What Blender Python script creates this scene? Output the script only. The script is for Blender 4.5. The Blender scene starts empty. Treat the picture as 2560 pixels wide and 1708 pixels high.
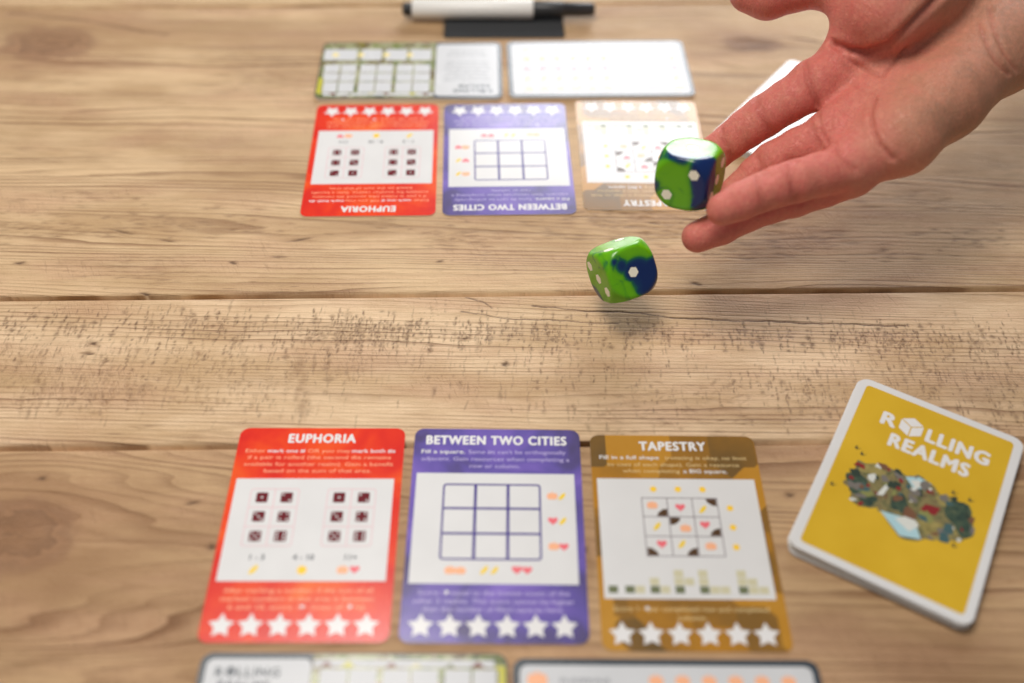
import bpy, math, random
import numpy as np
from mathutils import Matrix, Vector

random.seed(7)
SC = bpy.context.scene
COL = SC.collection
MM = 0.001

# ------------------------------------------------------------------ camera
F_PX, IW, IH = 2534.57, 2560, 1708          # focal length in photo pixels, photo size
PITCH, ROLL, CAM_H = math.radians(48.4082), math.radians(1.14049), 317.5   # mm above the table
FW = np.array([0, math.cos(PITCH), -math.sin(PITCH)])
_U = np.array([0, math.sin(PITCH), math.cos(PITCH)])
_R = np.array([1.0, 0, 0])
RT = _R * math.cos(ROLL) + _U * math.sin(ROLL)
UP = -_R * math.sin(ROLL) + _U * math.cos(ROLL)
CAM = np.array([0, 0, CAM_H])
DS = 2560 / 2350                             # pixels below are read off a 2350-wide view

cam_d = bpy.data.cameras.new('camera')
cam = bpy.data.objects.new('camera', cam_d)
COL.objects.link(cam)
SC.camera = cam
cam_d.sensor_width = 36
cam_d.lens = F_PX * 36 / IW
cam_d.clip_start, cam_d.clip_end = 0.01, 50
m = Matrix.Identity(4)
for i in range(3):
    m[i][0], m[i][1], m[i][2], m[i][3] = RT[i], UP[i], -FW[i], CAM[i] * MM
cam.matrix_world = m
cam_d.dof.use_dof = True
cam_d.dof.focus_distance = 0.430
cam_d.dof.aperture_fstop = 3.2
cam_d.dof.aperture_blades = 7

# ------------------------------------------------------------------ light
world = bpy.data.worlds.new('World')
SC.world = world
world.use_nodes = True
bg = world.node_tree.nodes['Background']
bg.inputs[0].default_value = (1.0, 0.99, 0.98, 1)
bg.inputs[1].default_value = 0.18
SC.view_settings.view_transform = 'Standard'
SC.view_settings.look = 'None'
SC.view_settings.exposure = 0.0
SC.view_settings.gamma = 1.0
SC.view_settings.use_curve_mapping = False


def area_lamp(name, target, azim, elev, dist, sx, sy, power, color):
    d = bpy.data.lights.new(name, 'AREA')
    d.shape = 'RECTANGLE'
    d.size, d.size_y = sx, sy
    d.energy = power
    d.color = color
    o = bpy.data.objects.new(name, d)
    COL.objects.link(o)
    a, e = math.radians(azim), math.radians(elev)
    v = Vector((math.sin(a) * math.cos(e), math.cos(a) * math.cos(e), math.sin(e)))
    o.location = Vector(target) + v * dist
    o.rotation_euler = (-v).to_track_quat('-Z', 'Y').to_euler()
    return o


# the window the far cards mirror, behind and to the right
area_lamp('window_light', (0.03, 0.43, 0), 12, 24.8, 1.6, 0.82, 0.83, 21.0, (0.95, 0.97, 1.0))
# warmer ceiling light over the middle of the table
area_lamp('ceiling_light', (-0.17, 0.295, 0), -30, 88, 0.85, 0.36, 0.36, 6.2, (1.0, 0.95, 0.88))


# ------------------------------------------------------------------ helpers
def ray(x, y):
    x, y = x * DS, y * DS
    return FW + RT * (x - IW / 2) / F_PX - UP * (y - IH / 2) / F_PX


def at(x, y, t):
    return CAM + ray(x, y) * t


def on_z(x, y, z=0.0):
    d = ray(x, y)
    return CAM + d * ((z - CAM_H) / d[2])


def project(P):
    d = P - CAM
    z = d @ FW
    return np.stack([(IW / 2 + F_PX * (d @ RT) / z) / DS, (IH / 2 - F_PX * (d @ UP) / z) / DS], -1)


def lin(r, g, b):
    def f(c):
        c /= 255
        return c / 12.92 if c <= 0.04045 else ((c + 0.055) / 1.055) ** 2.4
    return (f(r), f(g), f(b), 1)


class NT:
    """small helper to write node graphs as expressions"""
    def __init__(s, name):
        s.m = bpy.data.materials.new(name)
        s.m.use_nodes = True
        s.t = s.m.node_tree
        s.b = s.t.nodes['Principled BSDF']

    def new(s, typ, **kw):
        n = s.t.nodes.new(typ)
        for k, v in kw.items():
            setattr(n, k, v)
        return n

    def put(s, sock, v):
        if isinstance(v, bpy.types.NodeSocket):
            s.t.links.new(v, sock)
        else:
            sock.default_value = v

    def math(s, op, a, b=0.0, c=0.0, clamp=False):
        n = s.new('ShaderNodeMath', operation=op, use_clamp=clamp)
        s.put(n.inputs[0], a)
        s.put(n.inputs[1], b)
        s.put(n.inputs[2], c)
        return n.outputs[0]

    def add(s, a, b): return s.math('ADD', a, b)
    def sub(s, a, b): return s.math('SUBTRACT', a, b)
    def mul(s, a, b): return s.math('MULTIPLY', a, b)

    def xyz(s, x=0.0, y=0.0, z=0.0):
        n = s.new('ShaderNodeCombineXYZ')
        s.put(n.inputs[0], x)
        s.put(n.inputs[1], y)
        s.put(n.inputs[2], z)
        return n.outputs[0]

    def noise(s, vec, scale=1.0, detail=2.0, rough=0.5, dist=0.0, col=False):
        n = s.new('ShaderNodeTexNoise')
        s.put(n.inputs['Vector'], vec)
        s.put(n.inputs['Scale'], scale)
        n.inputs['Detail'].default_value = detail
        n.inputs['Roughness'].default_value = rough
        n.inputs['Distortion'].default_value = dist
        return n.outputs['Color' if col else 'Fac']

    def step(s, v, lo, hi, a=0.0, b=1.0):
        n = s.new('ShaderNodeMapRange', interpolation_type='SMOOTHSTEP')
        s.put(n.inputs[0], v)
        n.inputs[1].default_value, n.inputs[2].default_value = lo, hi
        n.inputs[3].default_value, n.inputs[4].default_value = a, b
        return n.outputs[0]

    def ramp(s, v, stops):
        n = s.new('ShaderNodeValToRGB')
        e = n.color_ramp.elements
        while len(e) < len(stops):
            e.new(0.5)
        for q, (p, c) in zip(e, stops):
            q.position, q.color = p, c
        s.put(n.inputs[0], v)
        return n.outputs[0]

    def mix(s, f, a, b, mode='MIX'):
        n = s.new('ShaderNodeMix', data_type='RGBA', blend_type=mode)
        s.put(n.inputs[0], f)
        s.put(n.inputs[6], a)
        s.put(n.inputs[7], b)
        return n.outputs[2]

    def pos(s, space='Object', k=1000.0):
        n = s.new('ShaderNodeTexCoord')
        v = s.new('ShaderNodeVectorMath', operation='SCALE')
        s.put(v.inputs[0], n.outputs[space])
        v.inputs[3].default_value = k
        return v.outputs[0]

    def sep(s, v):
        n = s.new('ShaderNodeSeparateXYZ')
        s.put(n.inputs[0], v)
        return n.outputs

    def bump(s, h, strength=0.5, dist=0.0003):
        n = s.new('ShaderNodeBump')
        n.inputs['Strength'].default_value = strength
        n.inputs['Distance'].default_value = dist
        s.put(n.inputs['Height'], h)
        s.t.links.new(n.outputs[0], s.b.inputs['Normal'])

    def base(s, col, rough=0.5, **kw):
        s.put(s.b.inputs['Base Color'], col)
        s.put(s.b.inputs['Roughness'], rough)
        for k, v in kw.items():
            s.put(s.b.inputs[k.replace('_', ' ')], v)
        return s.m


_mc = {}


def ink(name, rgb, rough=0.21, spec=0.5):
    """printed colour on satin card stock, with a faint uneven ink density"""
    if name in _mc:
        return _mc[name]
    n = NT(name)
    p = n.pos()
    f = n.noise(p, 0.06, 2, 0.5)
    c = lin(*rgb)
    col = n.mix(n.step(f, 0.3, 0.7), tuple(v * 0.985 for v in c[:3]) + (1,), tuple(min(1, v * 1.01) for v in c[:3]) + (1,))
    _mc[name] = n.base(col, n.step(f, 0.2, 0.8, rough * 0.9, rough * 1.15), Specular_IOR_Level=spec)
    return _mc[name]


def tag(o, label=None, cat=None, group=None, kind=None):
    if label: o['label'] = label
    if cat: o['category'] = cat
    if group: o['group'] = group
    if kind: o['kind'] = kind
    return o


def link(name, me, parent=None, loc=(0, 0, 0), rot=0.0):
    o = bpy.data.objects.new(name, me)
    COL.objects.link(o)
    o.parent = parent
    o.location = Vector(loc) * MM
    o.rotation_euler = (0, 0, rot)
    return o


class MB:
    """collects polygons (mm) and builds one mesh"""
    def __init__(s): s.v, s.f = [], []

    def poly(s, pts, z=0.0):
        i = len(s.v)
        s.v += [(p[0], p[1], p[2] if len(p) > 2 else z) for p in pts]
        s.f.append(list(range(i, i + len(pts))))
        return s

    def rect(s, x0, y0, x1, y1, z=0.0): return s.poly([(x0, y0), (x1, y0), (x1, y1), (x0, y1)], z)

    def ring(s, outer, inner, z=0.0):
        n = len(outer)
        for k in range(n):
            q = (k + 1) % n
            s.poly([outer[k], outer[q], inner[q], inner[k]], z)
        return s

    def prism(s, pts, z0, z1):
        n = len(pts)
        i = len(s.v)
        s.v += [(p[0], p[1], z0) for p in pts] + [(p[0], p[1], z1) for p in pts]
        s.f.append([i + k for k in reversed(range(n))])
        s.f.append([i + n + k for k in range(n)])
        for k in range(n):
            q = (k + 1) % n
            s.f.append([i + k, i + q, i + n + q, i + n + k])
        return s

    def mesh(s, name, mat, smooth=False):
        me = bpy.data.meshes.new(name)
        me.from_pydata([(a * MM, b * MM, c * MM) for a, b, c in s.v], [], s.f)
        me.materials.append(mat)
        if smooth:
            me.polygons.foreach_set('use_smooth', [True] * len(me.polygons))
        me.update()
        return me


def rrect(w, h, r, n=8, cx=0, cy=0):
    P = []
    for sx, sy, a0 in ((1, 1, 0), (-1, 1, 90), (-1, -1, 180), (1, -1, 270)):
        for k in range(n + 1):
            a = math.radians(a0 + 90 * k / n)
            P.append((cx + sx * (w / 2 - r) + r * math.cos(a), cy + sy * (h / 2 - r) + r * math.sin(a)))
    return P


def ellipse(cx, cy, a, b, rot=0.0, n=18, wob=0.0, ph=0.0):
    P = []
    c, s = math.cos(rot), math.sin(rot)
    for k in range(n):
        t = 2 * math.pi * k / n
        q = 1 + wob * math.sin(3 * t + ph) + wob * 0.7 * math.sin(5 * t + 2 * ph)
        x, y = a * q * math.cos(t), b * q * math.sin(t)
        P.append((cx + x * c - y * s, cy + x * s + y * c))
    return P


def star_pts(cx, cy, R, r):
    return [(cx + (R if k % 2 == 0 else r) * math.cos(math.radians(90 + 36 * k)),
             cy + (R if k % 2 == 0 else r) * math.sin(math.radians(90 + 36 * k))) for k in range(10)]


def heart_pts(cx, cy, s):
    P = []
    for k in range(24):
        t = 2 * math.pi * k / 24
        P.append((cx + s * 16 * math.sin(t) ** 3 / 16,
                  cy + s * (13 * math.cos(t) - 5 * math.cos(2 * t) - 2 * math.cos(3 * t) - math.cos(4 * t)) / 16))
    return P[::-1]


_dg = None


def text_mesh(name, txt, size, mat, bold=0.0, align='CENTER', width=None, shear=0.0):
    """flat lettering; size = cap height in mm, width = fit to this many mm"""
    cu = bpy.data.curves.new(name, 'FONT')
    cu.body = txt
    cu.size = 1.0
    cu.align_x = align
    cu.shear = shear
    cu.resolution_u = 3
    if name == 'title':
        cu.space_character = 1.14
    ob = bpy.data.objects.new('tmp', cu)
    COL.objects.link(ob)
    dg = bpy.context.evaluated_depsgraph_get()
    me = bpy.data.meshes.new_from_object(ob.evaluated_get(dg))
    bpy.data.objects.remove(ob)
    bpy.data.curves.remove(cu)
    me.name = name
    n = len(me.vertices)
    co = np.zeros(n * 3)
    me.vertices.foreach_get('co', co)
    co = co.reshape(-1, 3)
    ky = size / 0.73
    kx = ky
    if width:
        kx = width / (co[:, 0].max() - co[:, 0].min())
    co[:, 0] *= kx * MM
    co[:, 1] *= ky * MM
    co[:, 2] = 0
    if bold:
        # heavier strokes: the outline repeated a hair to each side, each copy a touch higher
        polys = [list(p.vertices) for p in me.polygons]
        bv = bold * ky * MM
        V, P = [], []
        for q, (ox, oy) in enumerate(((0, 0), (-1, 0), (1, 0), (0, .8), (0, -.8), (.7, .6), (-.7, -.6))):
            P += [[i + len(V) for i in p] for p in polys]
            V += [(a + ox * bv, b + oy * bv, q * 0.002 * MM) for a, b, _ in co.tolist()]
        bpy.data.meshes.remove(me)
        me = bpy.data.meshes.new(name)
        me.from_pydata(V, [], P)
    else:
        me.vertices.foreach_set('co', co.ravel())
    me.materials.clear()
    me.materials.append(mat)
    me.update()
    return me


def copy_tree(o, parent=None):
    c = o.copy()
    COL.objects.link(c)
    c.parent = parent
    for ch in o.children:
        copy_tree(ch, c)
    return c


# ------------------------------------------------------------------ table
def wood(name, seed, spacing, contrast, knots=(), tone=(lin(194, 161, 119), lin(222, 190, 148)), figure=10.0, relief=1.0):
    n = NT(name)
    p = n.pos()
    x, y, z = n.sep(p)
    off = seed * 37.7
    # grain direction warp (mm)
    w1 = n.noise(n.xyz(n.mul(x, 0.0035), n.mul(y, 0.016), off), 1, 2, 0.5)
    w2 = n.noise(n.xyz(n.mul(x, 0.016), n.mul(y, 0.10), off + 5), 1, 3, 0.55)
    v = n.add(y, n.mul(n.sub(w1, 0.5), figure * 2))
    v = n.add(v, n.mul(n.sub(w2, 0.5), 3.0))
    kmask = kring = khalo = None
    for kx, ky, sx, sy, bend in knots:
        dx = n.math('DIVIDE', n.sub(x, kx), sx)
        dy = n.math('DIVIDE', n.sub(y, ky), sy)
        wob = n.noise(n.xyz(n.mul(x, 0.05), n.mul(y, 0.08), off + kx), 1, 3, 0.6)
        r2 = n.add(n.mul(dx, dx), n.mul(dy, dy))
        r = n.add(n.math('SQRT', r2), n.mul(n.sub(wob, 0.5), 0.9))
        # grain flows round the knot
        fall = n.math('DIVIDE', 1.0, n.add(1.0, n.mul(r2, 0.30)))
        v = n.sub(v, n.mul(n.mul(dy, fall), bend))
        km = n.step(r, 0.62, 1.0, 1.0, 0.0)
        kh = n.step(r, 0.8, 2.4, 1.0, 0.0)
        kmask = km if kmask is None else n.math('MAXIMUM', kmask, km)
        khalo = kh if khalo is None else n.math('MAXIMUM', khalo, kh)
        kr = n.math('FRACT', n.add(n.mul(r, 2.6), n.mul(wob, 1.5)))
        kring = n.mul(kr, km) if kring is None else n.math('MAXIMUM', kring, n.mul(kr, km))
    # late-wood lines, unevenly spaced, each with a soft near side and a sharp far side
    spn = n.noise(n.xyz(n.mul(x, 0.0012), n.mul(y, 0.035), off + 11), 1, 2, 0.5)
    vv = n.math('DIVIDE', n.add(v, n.mul(spn, spacing * 12)), spacing)
    fr = n.math('FRACT', vv)
    wn = n.new('ShaderNodeTexWhiteNoise', noise_dimensions='1D')
    n.put(wn.inputs['W'], n.math('FLOOR', vv))
    rise = n.math('POWER', n.step(fr, 0.15, 0.93), 2.2)
    line = n.math('MINIMUM', rise, n.step(fr, 0.94, 1.0, 1.0, 0.0))
    line = n.mul(line, n.add(0.25, n.mul(wn.outputs[0], 0.9)))
    fade = n.noise(n.xyz(n.mul(x, 0.007), n.mul(y, 0.05), off + 19), 1, 3, 0.6)
    line = n.mul(line, n.step(fade, 0.30, 0.60, 0.22, 1.0))
    fr2 = n.math('FRACT', n.add(n.mul(vv, 2.7), n.mul(w2, 1.5)))
    sub = n.mul(n.step(fr2, 0.55, 0.95), n.step(fade, 0.40, 0.70, 0.0, 0.5))
    # fibres, pores, fuzz, faint slanting saw scratches
    fib = n.noise(n.xyz(n.mul(x, 0.045), n.mul(y, 2.3), off + 2), 1, 4, 0.68)
    fib2 = n.noise(n.xyz(n.mul(x, 0.30), n.mul(y, 3.6), off + 3), 1, 2, 0.6)
    pore = n.step(fib2, 0.64, 0.74)
    blot = n.noise(n.xyz(n.mul(x, 0.010), n.mul(y, 0.028), off + 7), 1, 5, 0.62)
    pinkn = n.noise(n.xyz(n.mul(x, 0.014), n.mul(y, 0.05), off + 8), 1, 3, 0.6)
    fuzz = n.noise(p, 1.5, 5, 0.72)
    grit = n.noise(n.xyz(n.mul(x, 0.5), n.mul(y, 1.1), off + 4), 1, 4, 0.7)
    saw = n.noise(n.xyz(n.add(n.mul(x, 1.5), n.mul(y, 0.75)), n.mul(n.sub(y, n.mul(x, 0.4)), 0.10), off + 6), 1, 2, 0.6)
    sawm = n.mul(n.step(saw, 0.55, 0.72), n.step(pinkn, 0.45, 0.65))
    c0, c1 = tone
    col = n.mix(n.step(blot, 0.36, 0.64), c0, c1)
    col = n.mix(n.step(pinkn, 0.42, 0.70, 0.0, 0.40), col, lin(204, 158, 128))
    col = n.mix(n.mul(n.step(fib, 0.38, 0.72), 0.34), col, lin(170, 128, 90))
    col = n.mix(n.mul(sub, contrast * 0.55), col, lin(158, 114, 76))
    col = n.mix(n.mul(line, contrast), col, lin(124, 84, 52))
    col = n.mix(n.mul(pore, 0.28), col, lin(112, 78, 50))
    col = n.mix(n.mul(sawm, 0.16), col, lin(140, 104, 74))
    col = n.mix(n.step(fuzz, 0.46, 0.80, 0.0, 0.26), col, lin(236, 208, 172))
    col = n.mix(n.step(grit, 0.56, 0.80, 0.0, 0.22), col, lin(140, 100, 66))
    h = n.add(n.mul(line, -0.8), n.mul(fib, 0.7))
    h = n.add(h, n.mul(fuzz, 0.55))
    h = n.sub(h, n.mul(sawm, 0.35))
    h = n.sub(h, n.mul(grit, 0.5))
    if kmask is not None:
        kc = n.mix(n.mul(kring, 0.75), lin(166, 124, 92), lin(104, 74, 56))
        col = n.mix(n.mul(khalo, 0.30), col, lin(160, 118, 82))
        col = n.mix(n.mul(kmask, 0.72), col, kc)
        h = n.add(h, n.mul(kring, 0.8))
    # marks cut into the board (their depth is modelled, see plank()): how dark, how stained
    mk = n.new('ShaderNodeAttribute', attribute_name='mark')
    st = n.new('ShaderNodeAttribute', attribute_name='stain')
    col = n.mix(n.mul(st.outputs['Fac'], n.step(grit, 0.25, 0.65, 0.65, 1.0)), col, lin(132, 94, 62))
    col = n.mix(n.mul(mk.outputs['Fac'], 0.92), col, lin(74, 52, 38))
    n.bump(h, 1.0, 0.00055 * relief)
    return n.base(col, n.step(fib, 0.3, 0.7, 0.46, 0.62), Specular_IOR_Level=0.32)


def pw(x, y):
    q = on_z(x, y)
    return q[0], q[1]


W_A = wood('wood_far_board', 1, 4.0, 0.40)
W_B = wood('wood_wide_board', 2, 2.6, 0.80, knots=((*pw(1722, 100), 23, 9, 8.0), (*pw(110, 100), 34, 20, 6.0)), figure=12,
           tone=(lin(194, 160, 118), lin(226, 194, 152)))
W_C = wood('wood_sawn_board', 3, 2.2, 0.66, figure=5, tone=(lin(204, 170, 128), lin(240, 209, 171)))
W_D = wood('wood_knotty_board', 4, 4.6, 0.85, knots=((*pw(25, 1230), 30, 20, 30.0),), figure=9, tone=(lin(174, 138, 100), lin(206, 170, 128)))
W_E = wood('wood_near_board', 5, 3.0, 0.40)
W_U = wood('wood_batten', 6, 3.0, 0.40)


class Board:
    """top surface of one board as a height field; marks are drawn into it"""
    def __init__(s, far, near, xs, vs):
        s.xs = np.array(xs)
        s.a = near[0] + (near[1] - near[0]) * (s.xs + 302) / 604
        s.b = far[0] + (far[1] - far[0]) * (s.xs + 302) / 604
        s.vs = np.array(vs)
        s.X = np.repeat(s.xs[:, None], len(vs), 1)
        s.Y = s.a[:, None] + (s.b - s.a)[:, None] * s.vs[None, :]
        s.mark, s.stain, s.dip = np.zeros_like(s.X), np.zeros_like(s.X), np.zeros_like(s.X)
        s.r = np.random.default_rng(int(far[0] * 3) + 900)

    def blob(s, x, y, rx, ry, ang=0.0, mark=0.0, stain=0.0, dip=0.0, sharp=2.0, rag=0.0):
        R = max(rx, ry) * 1.9 + 0.3
        i0, i1 = np.searchsorted(s.xs, [x - R, x + R])
        if i1 <= i0:
            return
        k = (i0 + i1) // 2 if i1 < len(s.xs) else len(s.xs) - 1
        col = s.Y[min(k, len(s.xs) - 1)]
        j0, j1 = np.searchsorted(col, [y - R - 0.5, y + R + 0.5])
        if j1 <= j0:
            return
        sl = (slice(i0, i1), slice(j0, j1))
        dx, dy = s.X[sl] - x, s.Y[sl] - y
        c, q = math.cos(ang), math.sin(ang)
        u, v = (dx * c + dy * q) / rx, (-dx * q + dy * c) / ry
        d = np.sqrt(u * u + v * v)
        if rag:
            d = d + rag * np.sin(dx * 3.1 / max(rx, .6) + x) * np.sin(dy * 2.7 / max(ry, .6) + y * 1.7)
        g = np.exp(-np.clip(d, 0, 9) ** (2 * sharp))
        if mark: s.mark[sl] = np.maximum(s.mark[sl], mark * g)
        if stain: s.stain[sl] = np.maximum(s.stain[sl], stain * g)
        if dip: s.dip[sl] += dip * g

    def spot(s, x, y, ra, rb):
        X, Y = pw(x, y)
        s.blob(X, Y, ra * 1.5, rb * 1.7, 0, 0, 0.5, 0, 1.0, .3)
        s.blob(X, Y, ra, rb, s.r.uniform(-.3, .3), 0.9, 0, 0.35, 1.2, 0.35)

    def patch(s, x, y, ra, rb, st, mark=0.0, dip=0.0):
        X, Y = pw(x, y)
        s.blob(X, Y, ra, rb, 0, mark, st, dip, 1.0, 0.35)

    def crack(s, pts, wd, st=0.9):
        P = [pw(*p) for p in pts]
        n_ = 0
        for (xa, ya), (xb, yb) in zip(P, P[1:]):
            L = math.hypot(xb - xa, yb - ya)
            m_ = int(L / 0.45)
            for q in range(m_):
                t = q / m_
                n_ += 1
                jy = 0.28 * math.sin(n_ * 0.09) + 0.16 * math.sin(n_ * 0.31 + 1) + s.r.normal(0, 0.05)
                k = wd * (0.55 + 0.5 * abs(math.sin(n_ * 0.037 + 2)))
                s.blob(xa + (xb - xa) * t, ya + (yb - ya) * t + jy, 0.6, k, math.atan2(yb - ya, xb - xa), st * s.r.uniform(.6, 1), 0.35, 0.25 * k, 1.4)

    def sawn(s, xr, yr, count, w=(0.25, 0.5), op=(0.25, 0.85), dip=0.13, tick=(0.7, 2.2), clusters=6, gap=0.5):
        """short cross-grain saw ticks standing in broken columns, crowded in clusters"""
        cl = [(s.r.uniform(*xr), s.r.uniform(6, 26)) for _ in range(clusters)]
        for _ in range(count):
            cx, sg = cl[s.r.integers(clusters)]
            x = s.r.normal(cx, sg) if s.r.random() < .75 else s.r.uniform(*xr)
            if not xr[0] < x < xr[1]:
                continue
            yc = s.r.normal((yr[0] + yr[1]) / 2, (yr[1] - yr[0]) / 4)
            L = s.r.uniform(2, 9)
            o = s.r.uniform(*op)
            y = yc - L / 2
            while y < yc + L / 2:
                t = s.r.uniform(*tick)
                if s.r.random() > gap and yr[0] - 3 < y < yr[1] + 3:
                    fat = s.r.random() < 0.12
                    ww = s.r.uniform(*w) * (2.6 if fat else 1)
                    s.blob(x + s.r.normal(0, .18), y, ww, t * .62, s.r.normal(0, .16), o * s.r.uniform(.5, 1) * (.8 if fat else 1), o * .8, dip * s.r.uniform(.5, 1.5), 1.0, .25)
                y += t + s.r.uniform(.1, .9)

    def torn(s, xr, yr, count, L=(1.2, 4.5), w=(0.3, 0.8), op=(0.1, 0.5), dip=0.16, ang=0.06):
        """lifted fibre: short hollows along the grain"""
        cl = [(s.r.uniform(*xr), s.r.uniform(*yr)) for _ in range(max(3, count // 28))]
        for _ in range(count):
            cx, cy = cl[s.r.integers(len(cl))]
            x, y = s.r.normal(cx, 16), s.r.normal(cy, 5)
            if not (xr[0] < x < xr[1] and yr[0] < y < yr[1]):
                continue
            o = s.r.uniform(*op)
            s.blob(x, y, s.r.uniform(*L), s.r.uniform(*w), s.r.normal(0, ang), o * .55, o, dip * s.r.uniform(.3, 1.4), 1.0, .35)


def axis(*segs):
    """ascending coordinates: (start, end, step) pieces"""
    out = []
    for a, b, st in segs:
        out += list(np.arange(a, b - 1e-6, st))
    return out + [segs[-1][1]]


def plank(far, near, mat, xs, vs, draw=None):
    """a board: height-field top between its far and near edge, soft arrises, square sides"""
    bd = Board(far, near, xs, vs)
    if draw:
        draw(bd)
    nx, nv = bd.X.shape
    edge = 0.05 * np.sin(bd.xs * .09) + 0.05 * np.sin(bd.xs * .23 + 1) + 0.14 * np.sin(bd.xs * 0.021 + far[0])
    Z = -bd.dip
    X, Y = bd.X.copy(), bd.Y.copy()
    d0, d1 = Y - bd.a[:, None], bd.b[:, None] - Y
    for d in (d0, d1):
        Z -= 0.6 * np.exp(-(d / 0.42) ** 2)
    Y[:, 0] += edge
    Y[:, -1] += edge * 0.6
    V = np.stack([X, Y, Z], -1)
    lowa, lowb = V[:, 0].copy(), V[:, -1].copy()
    lowa[:, 2] = lowb[:, 2] = -27
    V = np.concatenate([lowa[:, None], V, lowb[:, None]], 1)
    nv += 2
    idx = np.arange(nx * nv).reshape(nx, nv)
    q = np.stack([idx[:-1, :-1], idx[1:, :-1], idx[1:, 1:], idx[:-1, 1:]], -1).reshape(-1, 4)
    bot = np.stack([idx[:-1, -1], idx[1:, -1], idx[1:, 0], idx[:-1, 0]], -1)
    q = np.concatenate([q, bot])
    nf = len(q)
    ends = [idx[0][:], idx[-1][::-1]]
    loops = np.concatenate([q.ravel(), *ends]).astype(np.int32)
    me = bpy.data.meshes.new('plank')
    me.vertices.add(nx * nv)
    me.vertices.foreach_set('co', (V.reshape(-1, 3) * MM).astype(np.float32).ravel())
    me.loops.add(len(loops))
    me.loops.foreach_set('vertex_index', loops)
    me.polygons.add(nf + 2)
    me.polygons.foreach_set('loop_start', np.concatenate([np.arange(nf) * 4, [nf * 4, nf * 4 + nv]]).astype(np.int32))
    sm = np.ones(nf + 2, bool)
    sm[-2:] = False
    me.update(calc_edges=True)
    me.polygons.foreach_set('use_smooth', sm)
    for nm, arr in (('mark', bd.mark), ('stain', bd.stain)):
        full = np.zeros((nx, nv), np.float32)
        full[:, 1:-1] = arr
        me.attributes.new(nm, 'FLOAT', 'POINT').data.foreach_set('value', full.ravel())
    me.materials.append(mat)
    return link('plank', me, table)


def marks_b(b):
    for q in ((535, 603, 1.7, 0.8), (45, 604, 2.2, 0.7), (1010, 600, 1.4, 0.6), (333, 674, 2.2, 0.6), (1597, 651, 2.3, 0.9), (1640, 508, 4.0, 1.0), (1622, 530, 3.6, .7), (1500, 512, 3, .5), (1690, 520, 2.4, .5), (280, 532, 5, .5), (385, 553, 4, .4), (690, 550, 5, .6), (640, 590, 3, .4)):
        b.spot(*q)
    b.crack([(20, 30), (200, 48), (330, 72), (388, 80)], 1.1, .5)
    b.torn((-260, -60), (340, 372), 260)
    b.torn((-60, 230), (334, 366), 420, op=(.15, .6))
    b.torn((60, 260), (345, 400), 160, L=(2, 7))
    b.torn((-320, 310), (370, 540), 420, L=(3, 11), w=(.5, 1.6), op=(.05, .26), dip=.10)
    b.torn((-320, 320), (302, 340), 260, L=(1.5, 6), w=(.12, .3), op=(.1, .5), dip=.08)
    for _ in range(70):
        b.blob(b.r.uniform(-300, 300), b.r.uniform(310, 540), b.r.uniform(8, 40), b.r.uniform(1.5, 7), b.r.normal(0, .04), 0, b.r.uniform(.06, .24), 0, 1.0, .4)
    # dark knot beside the tally board
    b.patch(1722, 100, 20, 9, .55)
    b.patch(1735, 104, 12, 5, .75, .18)
    b.patch(1708, 112, 9, 2, .8, .35, .2)
    b.patch(1748, 113, 8, 1.6, .8, .4, .2)
    b.patch(1640, 172, 24, 2.0, .6)
    b.patch(1650, 125, 20, 3, .35)
    b.patch(90, 90, 26, 14, .35)
    b.patch(105, 108, 14, 7, .35)


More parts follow.
